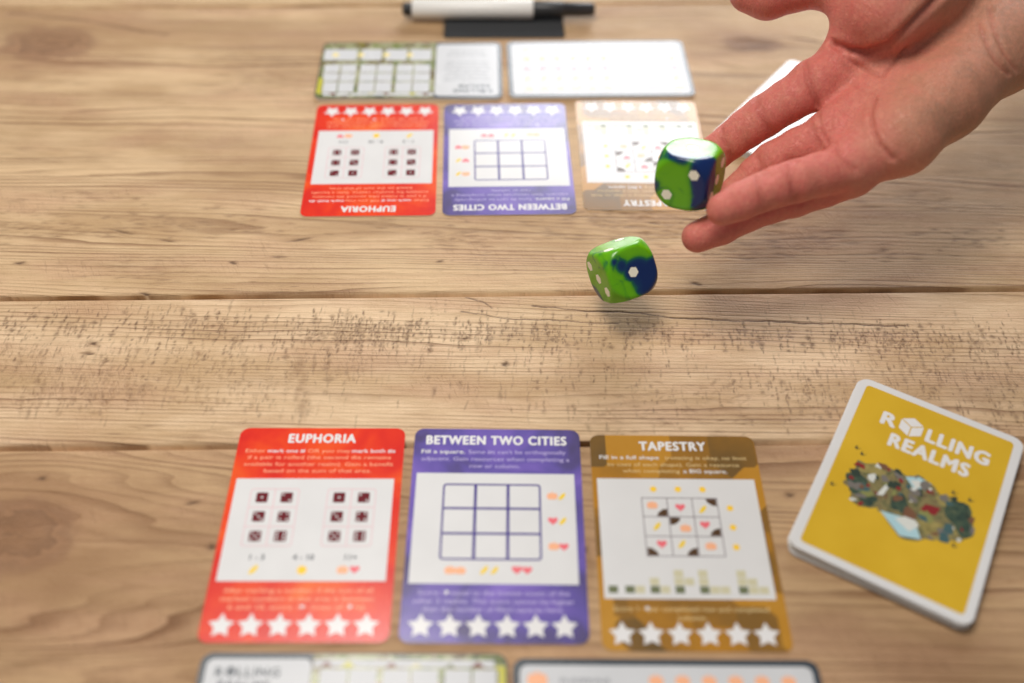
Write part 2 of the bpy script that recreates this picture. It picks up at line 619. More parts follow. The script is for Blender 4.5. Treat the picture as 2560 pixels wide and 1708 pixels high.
def marks_c(b):
    b.crack([(1222, 703), (1330, 712), (1480, 720), (1560, 731), (1750, 738), (1900, 743), (2080, 748)], .48, 1.0)
    b.crack([(1060, 716), (1160, 731), (1300, 737), (1420, 744)], .36, .95)
    b.crack([(1070, 683), (1108, 694), (1130, 708)], .40, 1.0)
    for x0, x1, k, c in ((-215, -120, 120, 5), (-140, -60, 90, 5), (-92, -30, 210, 4), (-30, 20, 190, 4), (20, 70, 110, 3), (70, 150, 150, 5), (140, 230, 260, 5)):
        b.sawn((x0, x1), (278, 296), k, clusters=c)
    b.sawn((-92, -40), (279, 294), 70, w=(.5, 1.1), tick=(.4, .9), op=(.15, .45), clusters=3)       # ripples
    b.sawn((-215, -50), (256, 282), 140, op=(.12, .45), clusters=7)
    b.sawn((0, 220), (238, 276), 420, w=(.2, .42), op=(.2, .75), clusters=12)
    b.sawn((-30, 200), (262, 284), 160, w=(.2, .35), op=(.1, .4), clusters=8)
    b.sawn((-220, 230), (284, 306), 160, w=(.15, .3), tick=(.4, .9), op=(.1, .5), clusters=9)
    b.sawn((-220, 230), (236, 300), 520, w=(.16, .34), op=(.12, .5), tick=(1.2, 4.0), gap=.25, clusters=26, dip=.08)
    b.sawn((-220, -40), (262, 292), 160, w=(.3, .6), op=(.2, .7), clusters=8, dip=.16)
    for _ in range(46):
        b.blob(b.r.uniform(-220, 230), b.r.uniform(240, 296), b.r.uniform(6, 26), b.r.uniform(1.5, 5), 0, 0, b.r.uniform(.06, .2), 0, 1.0, .4)
    # lower left: hammered looking hollows
    b.torn((-215, -60), (236, 266), 200, L=(.45, 1.0), w=(.8, 2.2), op=(.04, .26), dip=.26, ang=.3)
    b.sawn((-215, -70), (238, 268), 200, w=(.35, .8), tick=(1, 2.6), op=(.08, .42), dip=.22, clusters=9)
    b.torn((20, 220), (234, 262), 240, L=(1, 3), w=(.3, .8), op=(.05, .35), dip=.14, ang=.4)
    for q in ((1137, 752, 4.2, 2.2, .34), (1250, 782, 5.5, 2.0, .34), (1165, 772, 5.5, 2.0, .30), (1065, 777, 3.2, 1.6, .6), (215, 790, 2.8, 1.5, .8), (200, 810, 3.0, .9, .8), (455, 812, 2, 1.6, .5),
              (684, 846, 3.2, 7, .45), (690, 890, 2.2, 9, .42), (695, 935, 2.6, 5, .5), (1430, 900, 60, 9, .10), (1530, 850, 20, 6, .16), (2260, 905, 16, 7, .36), (2020, 930, 30, 8, .24), (1640, 830, 30, 5, .12)):
        b.patch(*q)
    for q in ((215, 788, 1.4, .8), (205, 812, 1.8, .5), (1068, 776, 1.5, .5), (1160, 836, 1.3, 1.2)):
        b.spot(*q)
    b.torn((-300, 300), (220, 236), 120, L=(3, 9), w=(.2, .5), op=(.1, .4), dip=.1)


def marks_d(b):
    for q in ((97, 1098, 1.5, .8), (443, 1154, 2.2, .6), (486, 1256, 1.4, .9), (1812, 1136, 1.5, .9), (1340, 1262, 1.8, 1.4)):
        b.spot(*q)
    for k in range(5):      # broad dark growth bands sweeping off the knot
        for q in range(46):
            t = q / 45
            x = -166 + 118 * t
            y = 196 - 4 - 13 * k + (11 + 3 * k) * math.exp(-t * 3.2) * (1 if k < 2 else -1) - 5 * t
            b.blob(x, y, 3.2, 1.2 + .25 * k, -.25 * math.exp(-t * 3), 0, .42 * (1 - .5 * t), 0, 1.0, .2)
    b.patch(25, 1225, 18, 14, .50)
    b.patch(20, 1232, 12, 9, .45)
    b.patch(150, 1330, 10, 14, .25)
    b.patch(1347, 1290, 3, 9, .45)
    b.patch(2130, 1500, 34, 14, .28)
    b.torn((-200, 220), (130, 226), 260, L=(2, 8), w=(.3, .9), op=(.05, .3), dip=.10)


table = bpy.data.objects.new('plank_table', None)
COL.objects.link(table)
tag(table, 'rustic table top of wide pale timber planks with dark joints', 'table')
G = 2.5   # joint width, mm


def vsteps(width, *segs):
    """positions across a board from its near edge, as fractions"""
    e = [0, .15, .3, .5, .8]
    mid = [t for t in axis(*segs) if .8 < t < width - .8]
    return [t / width for t in e + mid + [width - t for t in reversed(e)]]


XD = axis((-700, -330, 10), (-330, 330, 0.62), (330, 700, 10))
XC = axis((-700, -240, 10), (-240, 245, 0.42), (245, 700, 10))
XS = axis((-700, 700, 10))
plank((770, 800), (533 + G, 564 + G), W_A, XS, vsteps(235, (0, 235, 5)))
plank((533, 564), (296.2 + G, 320.9 + G), W_B, XD, vsteps(237, (0, 75, .48), (75, 237, 1.2)), marks_b)
plank((296.2, 320.9), (217.5 + G, 238.2 + G), W_C, XC, vsteps(78.5, (0, 78.5, .42)), marks_c)
plank((217.5, 238.2), (-20 + G, 0 + G), W_D, axis((-700, -215, 10), (-215, 225, 0.8), (225, 700, 10)), vsteps(236, (0, 110, 10), (110, 236, .7)), marks_d)
plank((-20, 0), (-220, -200), W_E, XS, vsteps(200, (0, 200, 5)))
for bx in (-520, 0, 520):
    link('batten', MB().prism([(bx - 45, -205), (bx + 45, -205), (bx + 45, 770), (bx - 45, 770)], -60, -27.05).mesh('batten', W_U), table)

# ------------------------------------------------------------------ game cards
CW, CH, CT = 63.5, 88.0, 0.34
L1, L2, L3 = CT + 0.03, CT + 0.06, CT + 0.09

PAPER = ink('card_white', (220, 219, 219))
WHITE = ink('print_white', (228, 226, 226))
EDGE = ink('card_edge', (226, 222, 214), 0.5)
MAROON = ink('print_maroon', (104, 24, 34))
PINKLINE = ink('print_pink_line', (228, 196, 200))
GREYTXT = ink('print_grey', (92, 96, 104))
NAVY = ink('print_violet_line', (78, 66, 138))
PEACH = ink('print_peach', (248, 182, 142))
YELLOW = ink('print_yellow', (244, 208, 62))
ROSE = ink('print_rose', (238, 112, 122))
SUN = ink('print_sun', (252, 206, 60))
BROWN = ink('print_brown', (84, 60, 40))
THIN = ink('print_thin_line', (112, 100, 110))
TAN = ink('print_tan', (206, 200, 168))
OLIVE = ink('print_olive', (112, 118, 88))


def card_paper(name, stops, scale, dist=0.0, patch=0.0, edge=(226, 222, 214)):
    n = NT(name)
    p = n.pos()
    f = n.noise(p, scale, 3, 0.55, dist)
    if patch:
        vo = n.new('ShaderNodeTexVoronoi', distance='CHEBYCHEV')
        n.put(vo.inputs['Vector'], p)
        vo.inputs['Scale'].default_value = 0.055
        f = n.math('ADD', n.mul(f, 1 - patch), n.mul(n.sep(vo.outputs['Color'])[0], patch), clamp=True)
    col = n.ramp(f, stops)
    return n.base(col, 0.21, Specular_IOR_Level=0.65)


RED = card_paper('card_red', [(0.36, lin(214, 40, 28)), (0.46, lin(224, 52, 28)), (0.55, lin(232, 72, 28)), (0.68, lin(238, 104, 36))], 0.035, 0.7)
PURPLE = card_paper('card_purple', [(0.36, lin(82, 72, 118)), (0.46, lin(98, 84, 160)), (0.54, lin(112, 92, 174)), (0.66, lin(130, 106, 192))], 0.035, 0.6)
BRONZE = card_paper('card_bronze', [(0.2, lin(104, 80, 42)), (0.4, lin(144, 102, 38)), (0.6, lin(180, 124, 32)), (0.8, lin(190, 138, 48))], 0.05, 0.3, 0.55)


def body_mesh(name, mat, w=CW, h=CH, r=3.6, t=CT):
    b = MB().prism(rrect(w, h, r), 0, t)
    me = b.mesh(name, mat)
    me.materials.append(EDGE)
    for p in me.polygons:
        if p.normal.z < 0.5:
            p.material_index = 1
    return me


def part(parent, name, b, mat, loc=(0, 0, 0)):
    return link(name, b.mesh(name, mat), parent, loc)


STAR = MB().poly(star_pts(0, 0, 4.6, 2.35)).mesh('star', WHITE)
TSTAR = MB().poly(star_pts(0, 0, 0.95, 0.5)).mesh('star_mark', WHITE)


def add_stars(card, y=-38.0):
    for k in range(6):
        link('star', STAR, card, (-24.7 + 9.66 * k, y, L1))


def add_text(card, name, txt, x, y, size, mat, bold=0.0, width=None, z=L1, align='CENTER', parent=None):
    me = text_mesh(name, txt, size, mat, bold, align, width)
    return link(name, me, parent or card, (x, y - size / 2, z))


def icon(card, kind, x, y, k=1.0, z=L2):
    if kind == 'pumpkin':
        b = MB()
        for dx in (-0.9, 0, 0.9):
            b.poly(ellipse(dx * k, 0, 1.0 * k, 1.35 * k), 0.006 * dx)
        b.rect(-0.25 * k, 1.2 * k, 0.25 * k, 1.8 * k, 0.01)
        part(card, 'pumpkin_icon', b, PEACH, (x, y, z))
    elif kind == 'coin':
        part(card, 'pencil_icon', MB().poly(ellipse(0, 0, 1.9 * k, 0.75 * k, 0.9, 14, 0.05)), YELLOW, (x, y, z))
    elif kind == 'heart':
        part(card, 'heart_icon', MB().poly(heart_pts(0, 0.1, 1.75 * k)), ROSE, (x, y, z))
    elif kind == 'sun':
        b = MB().poly([((1.7 if q % 2 else 1.25) * k * math.cos(q * math.pi / 8), (1.7 if q % 2 else 1.25) * k * math.sin(q * math.pi / 8)) for q in range(16)])
        part(card, 'sun_icon', b, SUN, (x, y, z))


PIPS = {1: [(0, 0)], 2: [(-1, 1), (1, -1)], 3: [(-1, 1), (0, 0), (1, -1)], 4: [(-1, 1), (1, 1), (-1, -1), (1, -1)],
        5: [(-1, 1), (1, 1), (-1, -1), (1, -1), (0, 0)], 6: [(-1, 1), (1, 1), (-1, -1), (1, -1), (-1, 0), (1, 0)]}
DIEICON = MB().poly(rrect(4.3, 4.3, 0.5, 3)).mesh('die_icon', MAROON)
PIPM = {}
for k, pl in PIPS.items():
    b = MB()
    for px, py in pl:
        b.poly(ellipse(px * 1.25, py * 1.25, 0.42, 0.42, 0, 8))
    PIPM[k] = b.mesh('icon_pips', PAPER)


def red_card(name):
    c = link(name, body_mesh('card_red', RED))
    t1 = ink('print_orange_pale', (250, 176, 138))
    add_text(c, 'title', 'EUPHORIA', -0.1, 39.2, 4.1, WHITE, 0.046, 25.4)
    for x, w, tx, bold in ((-24.6, 7.6, 'Either', 0), (-12.9, 14.0, 'mark one #', .018), (3.3, 16.2, 'OR you may', 0), (20.2, 16.4, 'mark both #s', .018)):
        add_text(c, 'rule_text', tx, x, 33.3, 1.7, WHITE if bold else t1, bold, w)
    for y, w, tx in ((30.3, 54, 'if a pair is rolled (the second die remains'), (27.2, 56, 'available for another realm). Gain a benefit'), (24.2, 40, 'based on the sum of that area.')):
        add_text(c, 'rule_text', tx, 0, y, 1.65, t1, 0.004, w)
    part(c, 'white_panel', MB().rect(-29.5, -21.6, 28.9, 20.6), PAPER, (0, 0, L1))
    for gx in (-23.4, 4.8):
        b = MB()
        o, i_ = rrect(18, 24.2, 1.2, 4, 9, -12.1), rrect(17.3, 23.5, 1.0, 4, 9, -12.1)
        b.ring(o, i_)
        b.rect(8.8, -23.8, 9.2, -0.4)
        for q in (1, 2):
            b.rect(0.4, -24.2 * q / 3 - .2, 8.75, -24.2 * q / 3 + .2).rect(9.25, -24.2 * q / 3 - .2, 17.6, -24.2 * q / 3 + .2)
        part(c, 'number_grid', b, PINKLINE, (gx, 16.2, L2))
        for r in range(3):
            for q in range(2):
                d = link('die_icon', DIEICON, c, (gx + 4.5 + 9 * q, 16.2 - 3.85 - 8.1 * r, L2))
                link('icon_pips', PIPM[r * 2 + q + 1], d, (0, 0, 0.03))
    for x, tx in ((-17, '1 - 3'), (-0.6, '4 - 10'), (15.8, '11+')):
        add_text(c, 'number_text', tx, x, -12.2, 2.3, GREYTXT, 0.02, z=L2)
    icon(c, 'coin', -17.3, -17.2, 1.15)
    icon(c, 'sun', -0.5, -17.3, 1.15)
    icon(c, 'pumpkin', 13.6, -17.3, 1.05)
    icon(c, 'heart', 17.8, -17.1, 1.0)
    for y, w, tx in ((-25.0, 51, 'After marking a number, if the sum of all'), (-28.1, 52, 'marked numbers in that area is between'), (-31.2, 46, '6 and 10, score 1 \u2022 (max of 3 \u2022s)')):
        add_text(c, 'score_text', tx, -0.6, y, 1.8, t1, 0.008, w)
    link('star_mark', TSTAR, c, (1.4, -31.1, L2))
    link('star_mark', TSTAR, c, (17.6, -31.1, L2))
    add_stars(c)
    return c


def purple_card(name):
    c = link(name, body_mesh('card_purple', PURPLE))
    t1 = ink('print_lilac', (188, 176, 220))
    add_text(c, 'title', 'BETWEEN TWO CITIES', -0.4, 38.8, 4.1, WHITE, 0.046, 53.4)
    add_text(c, 'rule_text', 'Fill a square.', -20.5, 33.3, 1.75, WHITE, 0.018, 16.5)
    add_text(c, 'rule_text', "Same #s can't be orthogonally", 7.6, 33.3, 1.75, t1, 0.006, 37)
    add_text(c, 'rule_text', 'adjacent. Gain resources when completing a', -0.6, 30.0, 1.75, t1, 0.006, 56)
    add_text(c, 'rule_text', 'row or column.', -0.8, 26.8, 1.75, t1, 0.006, 19)
    part(c, 'white_panel', MB().rect(-29.9, -22.3, 29.0, 23.4), PAPER, (0, 0, L1))
    b = MB()
    b.ring(rrect(36.2, 31.8, 1.4, 4), rrect(34.8, 30.4, 0.8, 4))
    for q in (-1, 1):
        b.rect(6.0 * q - .55, -15.2, 6.0 * q + .55, 15.2)
    for q in (-1, 1):
        for x0, x1 in ((-17.4, -6.55), (-5.45, 5.45), (6.55, 17.4)):
            b.rect(x0, 5.25 * q - .45, x1, 5.25 * q + .45)
    part(c, 'square_grid', b, NAVY, (-1.7, 2.85, L2))
    for x, y, a, bb in ((22.3, 13.6, 'pumpkin', 'coin'), (22.3, 3.1, 'heart', 'coin'), (22.4, -7.4, 'pumpkin', 'heart'),
                        (-14, -17.2, 'pumpkin', 'pumpkin'), (-2.1, -17.0, 'coin', 'coin'), (9.3, -16.8, 'heart', 'heart')):
        icon(c, a, x - 1.7, y, 1.05)
        icon(c, bb, x + 1.9, y - .1, 1.0, L2 + 0.02)
    for y, w, tx in ((-25.6, 52, 'Score \u2022s equal to the lowest count of the'), (-28.7, 55, 'other 2 realms. This score cannot be higher'), (-31.7, 48, 'than the number of filled squares here.')):
        add_text(c, 'score_text', tx, -0.4, y, 1.8, t1, 0.012, w)
    link('star_mark', TSTAR, c, (-16.5, -25.5, L2))
    add_stars(c)
    return c


def bronze_card(name):
    c = link(name, body_mesh('card_bronze', BRONZE))
    t1 = ink('print_sand', (224, 196, 140))
    add_text(c, 'title', 'TAPESTRY', -0.2, 39.1, 4.1, WHITE, 0.046, 25.2)
    add_text(c, 'rule_text', 'Fill in a full shape', -17.2, 33.7, 1.75, WHITE, 0.018, 22.5)
    add_text(c, 'rule_text', '(rotating is okay, no limit', 12.0, 33.7, 1.7, t1, 0.002, 31)
    add_text(c, 'rule_text', 'to uses of each shape). Gain a resource', -0.6, 30.5, 1.7, t1, 0.002, 50)
    add_text(c, 'rule_text', 'when completing', -9.2, 27.6, 1.7, t1, 0.002, 21.5)
    add_text(c, 'rule_text', 'a BIG square.', 11.2, 27.6, 1.75, WHITE, 0.018, 16.5)
    part(c, 'white_panel', MB().rect(-29.9, -25.1, 29.0, 24.0), PAPER, (0, 0, L1))
    b = MB()
    b.ring(rrect(28, 24.4, .05, 2), rrect(27.4, 23.8, .04, 2))
    for q in (-1, 1):
        b.rect(4.62 * q - .15, -11.9, 4.62 * q + .15, 11.9)
        for x0, x1 in ((-13.7, -4.77), (-4.47, 4.47), (4.77, 13.7)):
            b.rect(x0, 4.05 * q - .15, x1, 4.05 * q + .15)
    part(c, 'square_grid', b, THIN, (0, 3.5, L2))
    cells = [[('pumpkin', 'br'), ('heart', ''), ('coin', 'tr')], [('coin', ''), ('pumpkin', 'tl'), ('heart', 'br')], [('heart', 'bl'), ('coin', 'br'), ('pumpkin', '')]]
    for r in range(3):
        for q in range(3):
            x, y = -9.2 + 9.2 * q, 3.5 + 8.05 * (1 - r)
            k, corner = cells[r][q]
            sx = {'r': 1, 'l': -1}.get(corner[1:], 0)
            sy = {'t': 1, 'b': -1}.get(corner[:1], 0)
            if corner:
                w, h = 4.3, 3.75
                pts = [(sx * w, sy * h), (sx * w, sy * .6), (sx * 2.6, sy * .9), (sx * .8, sy * 2.4), (sx * .5, sy * h)]
                if sx * sy < 0:
                    pts = pts[::-1]
                part(c, 'corner_patch', MB().poly(pts[::-1]), BROWN, (x, y, L2))
            icon(c, k, x - sx * 1.0, y - sy * .8, 1.05, L2 + .03)
    for k in range(3):
        icon(c, 'sun', -9.2 + 9.15 * k, 19.4, .85)
        icon(c, 'sun', 18.2, 11.4 - 8.1 * k, .85)
    shapes = [(-28.4, [[1]]), (-22.6, [[1, 1]]), (-13.9, [[1, 0], [1, 1]]), (-5.3, [[1, 0], [1, 1], [1, 0]]), (3.2, [[1, 0, 0], [1, 0, 0], [1, 1, 1]]), (16.6, [[1, 0, 0], [1, 1, 0], [1, 1, 1]])]
    for sx, rows in shapes:
        b, bo = MB(), MB()
        for r, row in enumerate(reversed(rows)):
            for q, on in enumerate(row):
                if on:
                    x0, y0 = q * 3.55, r * 3.1
                    (bo if (q == 0 and r == 0) else b).rect(x0 + .1, y0 + .1, x0 + 3.35, y0 + 2.9)
        if b.v:
            part(c, 'shape_tile', b, TAN, (sx, -23.1, L2))
        part(c, 'shape_tile', bo, OLIVE, (sx, -23.1, L2))
    add_text(c, 'score_text', 'Score 1 \u2022 per completed row and completed', -0.6, -28.7, 1.8, t1, 0.008, 53)
    link('star_mark', TSTAR, c, (-15.5, -28.6, L2))
    add_text(c, 'score_text', 'column.', -0.6, -31.9, 1.8, t1, 0.008, 10)
    add_stars(c)
    return c


def place(o, x, y, deg, z=0.03):
    o.location = Vector((x, y, z)) * MM
    o.rotation_euler = (0, 0, math.radians(deg))
    return o


rc, pc, bc = red_card('game_card'), purple_card('game_card'), bronze_card('game_card')
place(rc, -71.32, 190.68, 1.24)
place(pc, -4.47, 191.74, 0.67)
place(bc, 62.95, 190.32, 0.76)
tag(rc, 'red and orange game card with dice grids, upright above the board with dark title', 'card', 'game cards on the table')
tag(pc, 'purple game card with blank nine-square grid, between the red card and the unglazed bronze card', 'card', 'game cards on the table')
tag(bc, 'brown bronze game card with symbol grid, between purple card and yellow deck', 'card', 'game cards on the table')
rf, pf, bf = copy_tree(rc), copy_tree(pc), copy_tree(bc)
place(rf, -70.78, 402.26, 182.55)
place(pf, -4.34, 405.2, 182.74)
place(bf, 63.61, 410.4, 181.11)
tag(rf, 'upside-down red game card with dice grids, in the row nearer the marker pen', 'card', 'game cards on the table')
tag(pf, 'upside-down purple game card with blank nine-square grid, in the row nearer the marker pen', 'card', 'game cards on the table')
tag(bf, 'upside-down bronze card washed out by glare behind the green die at the fingertips', 'card', 'game cards on the table')

# ------------------------------------------------------------------ score boards
BW, BH, BT = 99.5, 53.5, 1.7
RIM = ink('board_rim', (62, 70, 78), 0.25)
BOARD = ink('board_white', (206, 207, 210), 0.25, 0.28)
SLATE = ink('board_title', (70, 78, 88))
SCENE = card_paper('board_landscape', [(0.30, lin(60, 70, 40)), (0.42, lin(116, 126, 60)), (0.5, lin(176, 176, 140)), (0.58, lin(96, 78, 54)), (0.70, lin(150, 148, 44))], 0.14, 0.8)
LIME = ink('print_lime', (196, 190, 66))
RUST = ink('print_rust', (118, 60, 58))
B1, B2, B3 = BT + .03, BT + .06, BT + .09


def board_body(name):
    return link(name, body_mesh('score_board', RIM, BW, BH, 4.0, BT))


def cube_logo(parent, x, y, s, mat, z):
    """small cube standing in for the letter O, three separate faces"""
    def P(a, r): return (r * math.cos(math.radians(a)), r * math.sin(math.radians(a)))
    g = 0.10
    for k, base in enumerate((30, 150, 270)):
        a, b_, c_ = P(base, s), P(base + 60, s), P(base + 120, s)
        cx = (a[0] + c_[0]) / 2
        cy = (a[1] + c_[1]) / 2
        pts = [(0, 0), a, b_, c_]
        pts = [(px * (1 - g) + cx * g, py * (1 - g) + cy * g) for px, py in pts]
        part(parent, 'cube_logo_face', MB().poly(pts), mat, (x, y, z))


def map_board(name):
    c = board_body(name)
    part(c, 'white_panel', MB().poly([(p[0] - 30.6, p[1]) for p in rrect(34.0, 49.2, 2.6, 6)]), BOARD, (0, 0, B1))
    q_ = [p_ for p_ in rrect(BW - 1.0, BH - 1.0, 3.6, 6) if p_[0] > 0]
    part(c, 'landscape_print', MB().poly([(-13.4, q_[-14][1] if 0 else -26.2)] + sorted([p_ for p_ in q_ if p_[1] < 0], key=lambda t: (t[1], t[0])) + sorted([p_ for p_ in q_ if p_[1] >= 0], key=lambda t: (t[1], -t[0])) + [(-13.4, 26.2)]), SCENE, (0, 0, B1))
    part(c, 'lime_strip', MB().rect(46.0, 8, 49.0, 22.4), LIME, (0, 0, B2))
    b = MB()
    cells = []
    for x0, x1 in ((29.5, 47.0), (9.6, 27.4), (-10.6, 7.6)):
        xm = (x0 + x1) / 2
        for y0, y1 in ((12.0, 21.2), (3.6, 11.2), (-4.8, 2.8)):
            cells += [(x0, y0, xm - .35, y1), (xm + .35, y0, x1, y1)]
    for x0, x1 in ((30.2, 48.3), (16.5, 27.8), (2.7, 14.5), (-10.8, 0.8)):
        cells.append((x0, -19.5, x1, -8.8))
    for q in cells:
        part(c, 'blank_box', MB().rect(*q), BOARD, (0, 0, B2))
    part(c, 'pale_top', MB().rect(-13.0, 21.9, 45.4, 24.4), BOARD, (0, 0, B2))
    for x, col, s in ((-9, RUST, 2.2), (-2, LIME, 2.4), (12, RUST, 2.0), (31, OLIVE, 1.6), (40, RUST, 2.4), (20, TAN, 2)):
        part(c, 'roof_print', MB().poly([(-s, 0), (s, 0), (0.2, s * .9)]), col, (x, 21.9, B3))
    for x in (33, 19, 5, -8):
        part(c, 'tag_print', MB().poly(ellipse(0, 0, 1.8, 1.8)), ink('print_pale_yellow', (246, 226, 150)), (x + 9, -14, B3))
    add_text(c, 'title', 'R', -43.2, 20.2, 3.0, SLATE, .035, z=B2)
    cube_logo(c, -39.4, 20.3, 1.9, SLATE, B2)
    add_text(c, 'title', 'LLING', -30.4, 20.2, 3.0, SLATE, .035, 13.5, z=B2)
    add_text(c, 'title', 'REALMS', -34.6, 15.8, 3.0, SLATE, .035, 16.5, z=B2)
    gt = ink('print_pale_grey', (138, 141, 148))
    for k, tx in enumerate(('Each round roll two dice', 'and use each of them in a', 'different realm. Spend a', 'few resources to gain some', 'extra dice or to change', 'the value of a die.')):
        add_text(c, 'rule_text', tx, -30.6, 10.4 - 3.4 * k, 1.7, gt, 0.004, 25 - (k % 3), z=B2)
    for k, tx in enumerate(('After nine rounds add', 'up all of the stars')):
        add_text(c, 'rule_text', tx, -30.6, -13.4 - 3.4 * k, 1.7, gt, 0.004, 22 - k * 3, z=B2)
    return c


def tally_board(name):
    c = board_body(name)
    part(c, 'white_panel', MB().poly(rrect(BW - 4.6, BH - 4.6, 2.6, 6)), BOARD, (0, 0, B1))
    gt = ink('print_pale_grey', (138, 141, 148))
    for r, (k, tx) in enumerate((('pumpkin', 'PUMPKINS'), ('coin', 'PENCILS'), ('heart', 'HEARTS'), ('sun', 'COINS'), ('pumpkin', 'TOTALS'))):
        y = 19.3 - 9.4 * r
        icon(c, k, -41.8, y, 1.75 if r == 0 else 1.3, B2)
        add_text(c, 'row_text', tx, -26.5, y, 1.9, gt, .01, 16, z=B2)
        for q in range(6):
            icon(c, k, -3.6 + 8.55 * q, y, 1.25, B2)
    return c


mb, tb = map_board('score_board'), tally_board('score_board')
place(mb, -48.7, 116.2, 0.9)
place(tb, 52.4, 116.2, 0.8)
tag(mb, 'dark-rimmed white board with title and landscape, below the red and purple cards', 'board', 'score boards')
tag(tb, 'dark-rimmed white board with rows of peach icons, below the bronze and purple cards', 'board', 'score boards')
mf, tf = copy_tree(mb), copy_tree(tb)
place(mf, -58.2, 477.2, 182.1)
place(tf, 44.5, 482.4, 182.8)
tag(mf, 'upside-down landscape board of blank boxes, between the marker pen and the red card', 'board', 'score boards')
tag(tf, 'upside-down tally board bleached by window glare, between black cloth and bronze card', 'board', 'score boards')

# ------------------------------------------------------------------ yellow deck
YEL = card_paper('card_yellow', [(0.3, lin(208, 166, 34)), (0.5, lin(213, 172, 40)), (0.7, lin(219, 178, 46))], 0.03)
DECK_N, DT, DGAP = 15, 0.30, 0.035
DX, DY, DROT = 147.4, 208.2, -28.8
deck_me = body_mesh('card_body', PAPER, CW, CH, 4.0, DT)
rnd = random.Random(5)
for k in range(DECK_N):
    o = link('game_card', deck_me)
    place(o, DX + rnd.uniform(-.5, .5), DY + rnd.uniform(-.5, .5), DROT + rnd.uniform(-.7, .7), 0.03 + k * (DT + DGAP))
    tag(o, 'white-edged card stacked in the pile under the yellow top card', 'card', 'cards in the yellow deck')
top = link('game_card', deck_me)
place(top, DX, DY, DROT, 0.03 + DECK_N * (DT + DGAP))
tag(top, 'yellow-backed card with white border, island picture and white title, topmost of its deck', 'card', 'cards in the yellow deck')
Y1, Y2, Y3, Y4 = DT + .03, DT + .06, DT + .09, DT + .12
part(top, 'yellow_back', MB().poly(rrect(57.2, 81.8, 1.6, 6)), YEL, (0, 0, Y1))
add_text(top, 'title', 'R', -16.4, 28.2, 6.4, WHITE, .05, 5.2, z=Y2)
cube_logo(top, -7.6, 28.6, 5.2, WHITE, Y2)
add_text(top, 'title', 'LLING', 10.2, 28.2, 6.4, WHITE, .05, 23.0, z=Y2)
add_text(top, 'title', 'REALMS', 1.4, 19.2, 6.4, WHITE, .05, 29.5, z=Y2)
# a generic little island: land base, fields, woods, roofs, water
LAND = card_paper('print_land', [(0.25, lin(60, 66, 50)), (0.42, lin(104, 104, 70)), (0.55, lin(140, 128, 84)), (0.72, lin(92, 74, 62))], 0.32, 1.0)
WOODS = card_paper('print_woods', [(0.3, lin(40, 58, 54)), (0.55, lin(66, 84, 68)), (0.75, lin(98, 104, 78))], 0.4, 0.6)
FIELD = card_paper('print_field', [(0.3, lin(126, 116, 68)), (0.6, lin(160, 146, 88))], 0.35, 0.5)
WATER = ink('print_water', (172, 206, 214))
SNOW = ink('print_snow', (214, 216, 210))
ROOF = ink('print_roof', (138, 42, 44))
r0 = random.Random(11)
outl = [(-23, -9), (-21, -3), (-20.5, 3), (-13, 5), (-9, 6), (-3, 5), (0, 7.5), (6, 7), (9, 3), (13, 4.5), (18, 3), (22.5, -2), (24.5, -8), (21, -13), (14, -16), (8, -20), (2, -22), (-6, -16), (-9, -14), (-14, -17), (-18, -15), (-19, -11)]
fine = []
for i in range(len(outl)):
    a, b_ = outl[i], outl[(i + 1) % len(outl)]
    for q in range(3):
        t = q / 3
        fine.append((a[0] + (b_[0] - a[0]) * t + r0.uniform(-.6, .6), a[1] + (b_[1] - a[1]) * t + r0.uniform(-.6, .6)))
part(top, 'island_print', MB().poly(fine[::-1]), LAND, (0, 0, Y2))
for nm, mat, cx, cy, a, b_, rot in (('woods_print', WOODS, 18.5, -3, 4.5, 8, .5), ('woods_print', WOODS, -18.5, -7, 3.6, 5, .3), ('woods_print', WOODS, -13, -12, 3.4, 3, 0),
                                    ('field_print', FIELD, 12.5, -12.5, 6.5, 3.6, .2), ('field_print', FIELD, -15, 1.5, 5, 2.6, .3), ('field_print', FIELD, 11.5, 1.5, 2.6, 2.6, 0), ('woods_print', WOODS, -2, -8, 3.2, 4.4, .4)):
    part(top, nm, MB().poly(ellipse(cx, cy, a, b_, rot, 22, .14, cx)), mat, (0, 0, Y3 + .001 * cx / 25))
part(top, 'water_print', MB().poly([(-7.5, -14.5), (1.5, -21.3), (8.5, -19), (5.5, -14.2), (1, -13)]), WATER, (0, 0, Y4))
part(top, 'water_print', MB().poly([(-2, -15.2), (4, -18.0), (6.5, -13.8), (3.2, -11.0), (.8, -12.6)]), SNOW, (0, 0, Y4 + .02))
part(top, 'snow_print', MB().poly([(-3.5, 4.6), (1.4, .2), (4.2, 3.2), (5.8, 6.2), (1, 7)]), WATER, (0, 0, Y4))
part(top, 'snow_print', MB().poly([(-1.5, 4.0), (1.4, 1.2), (3.2, 3.6), (1.6, 5.6)]), SNOW, (0, 0, Y4 + .02))
part(top, 'snow_print', MB().poly([(-10.6, -8.5), (-8.3, -7.6), (-7.3, -2.2), (-7.0, .6), (-9, -3)]), SNOW, (0, 0, Y4))
part(top, 'roof_print', MB().poly([(4.6, -7.6), (10.4, -6.6), (11.4, -2.6), (6.2, -3.4)]), ROOF, (0, 0, Y4))
for cx, cy, w in ((-19.6, 1.2, 2.2), (-10.4, 4.8, 1.4), (-13.4, 4.4, 1.2), (6.4, 2.6, 1.5), (-5, -1.6, 1.8)):
    part(top, 'roof_print', MB().poly([(cx - w, cy - .9), (cx + w, cy - .9), (cx + w * .7, cy + .9), (cx - w * .6, cy + 1.0)]), ROOF if w != 1.2 else SNOW, (0, 0, Y4))
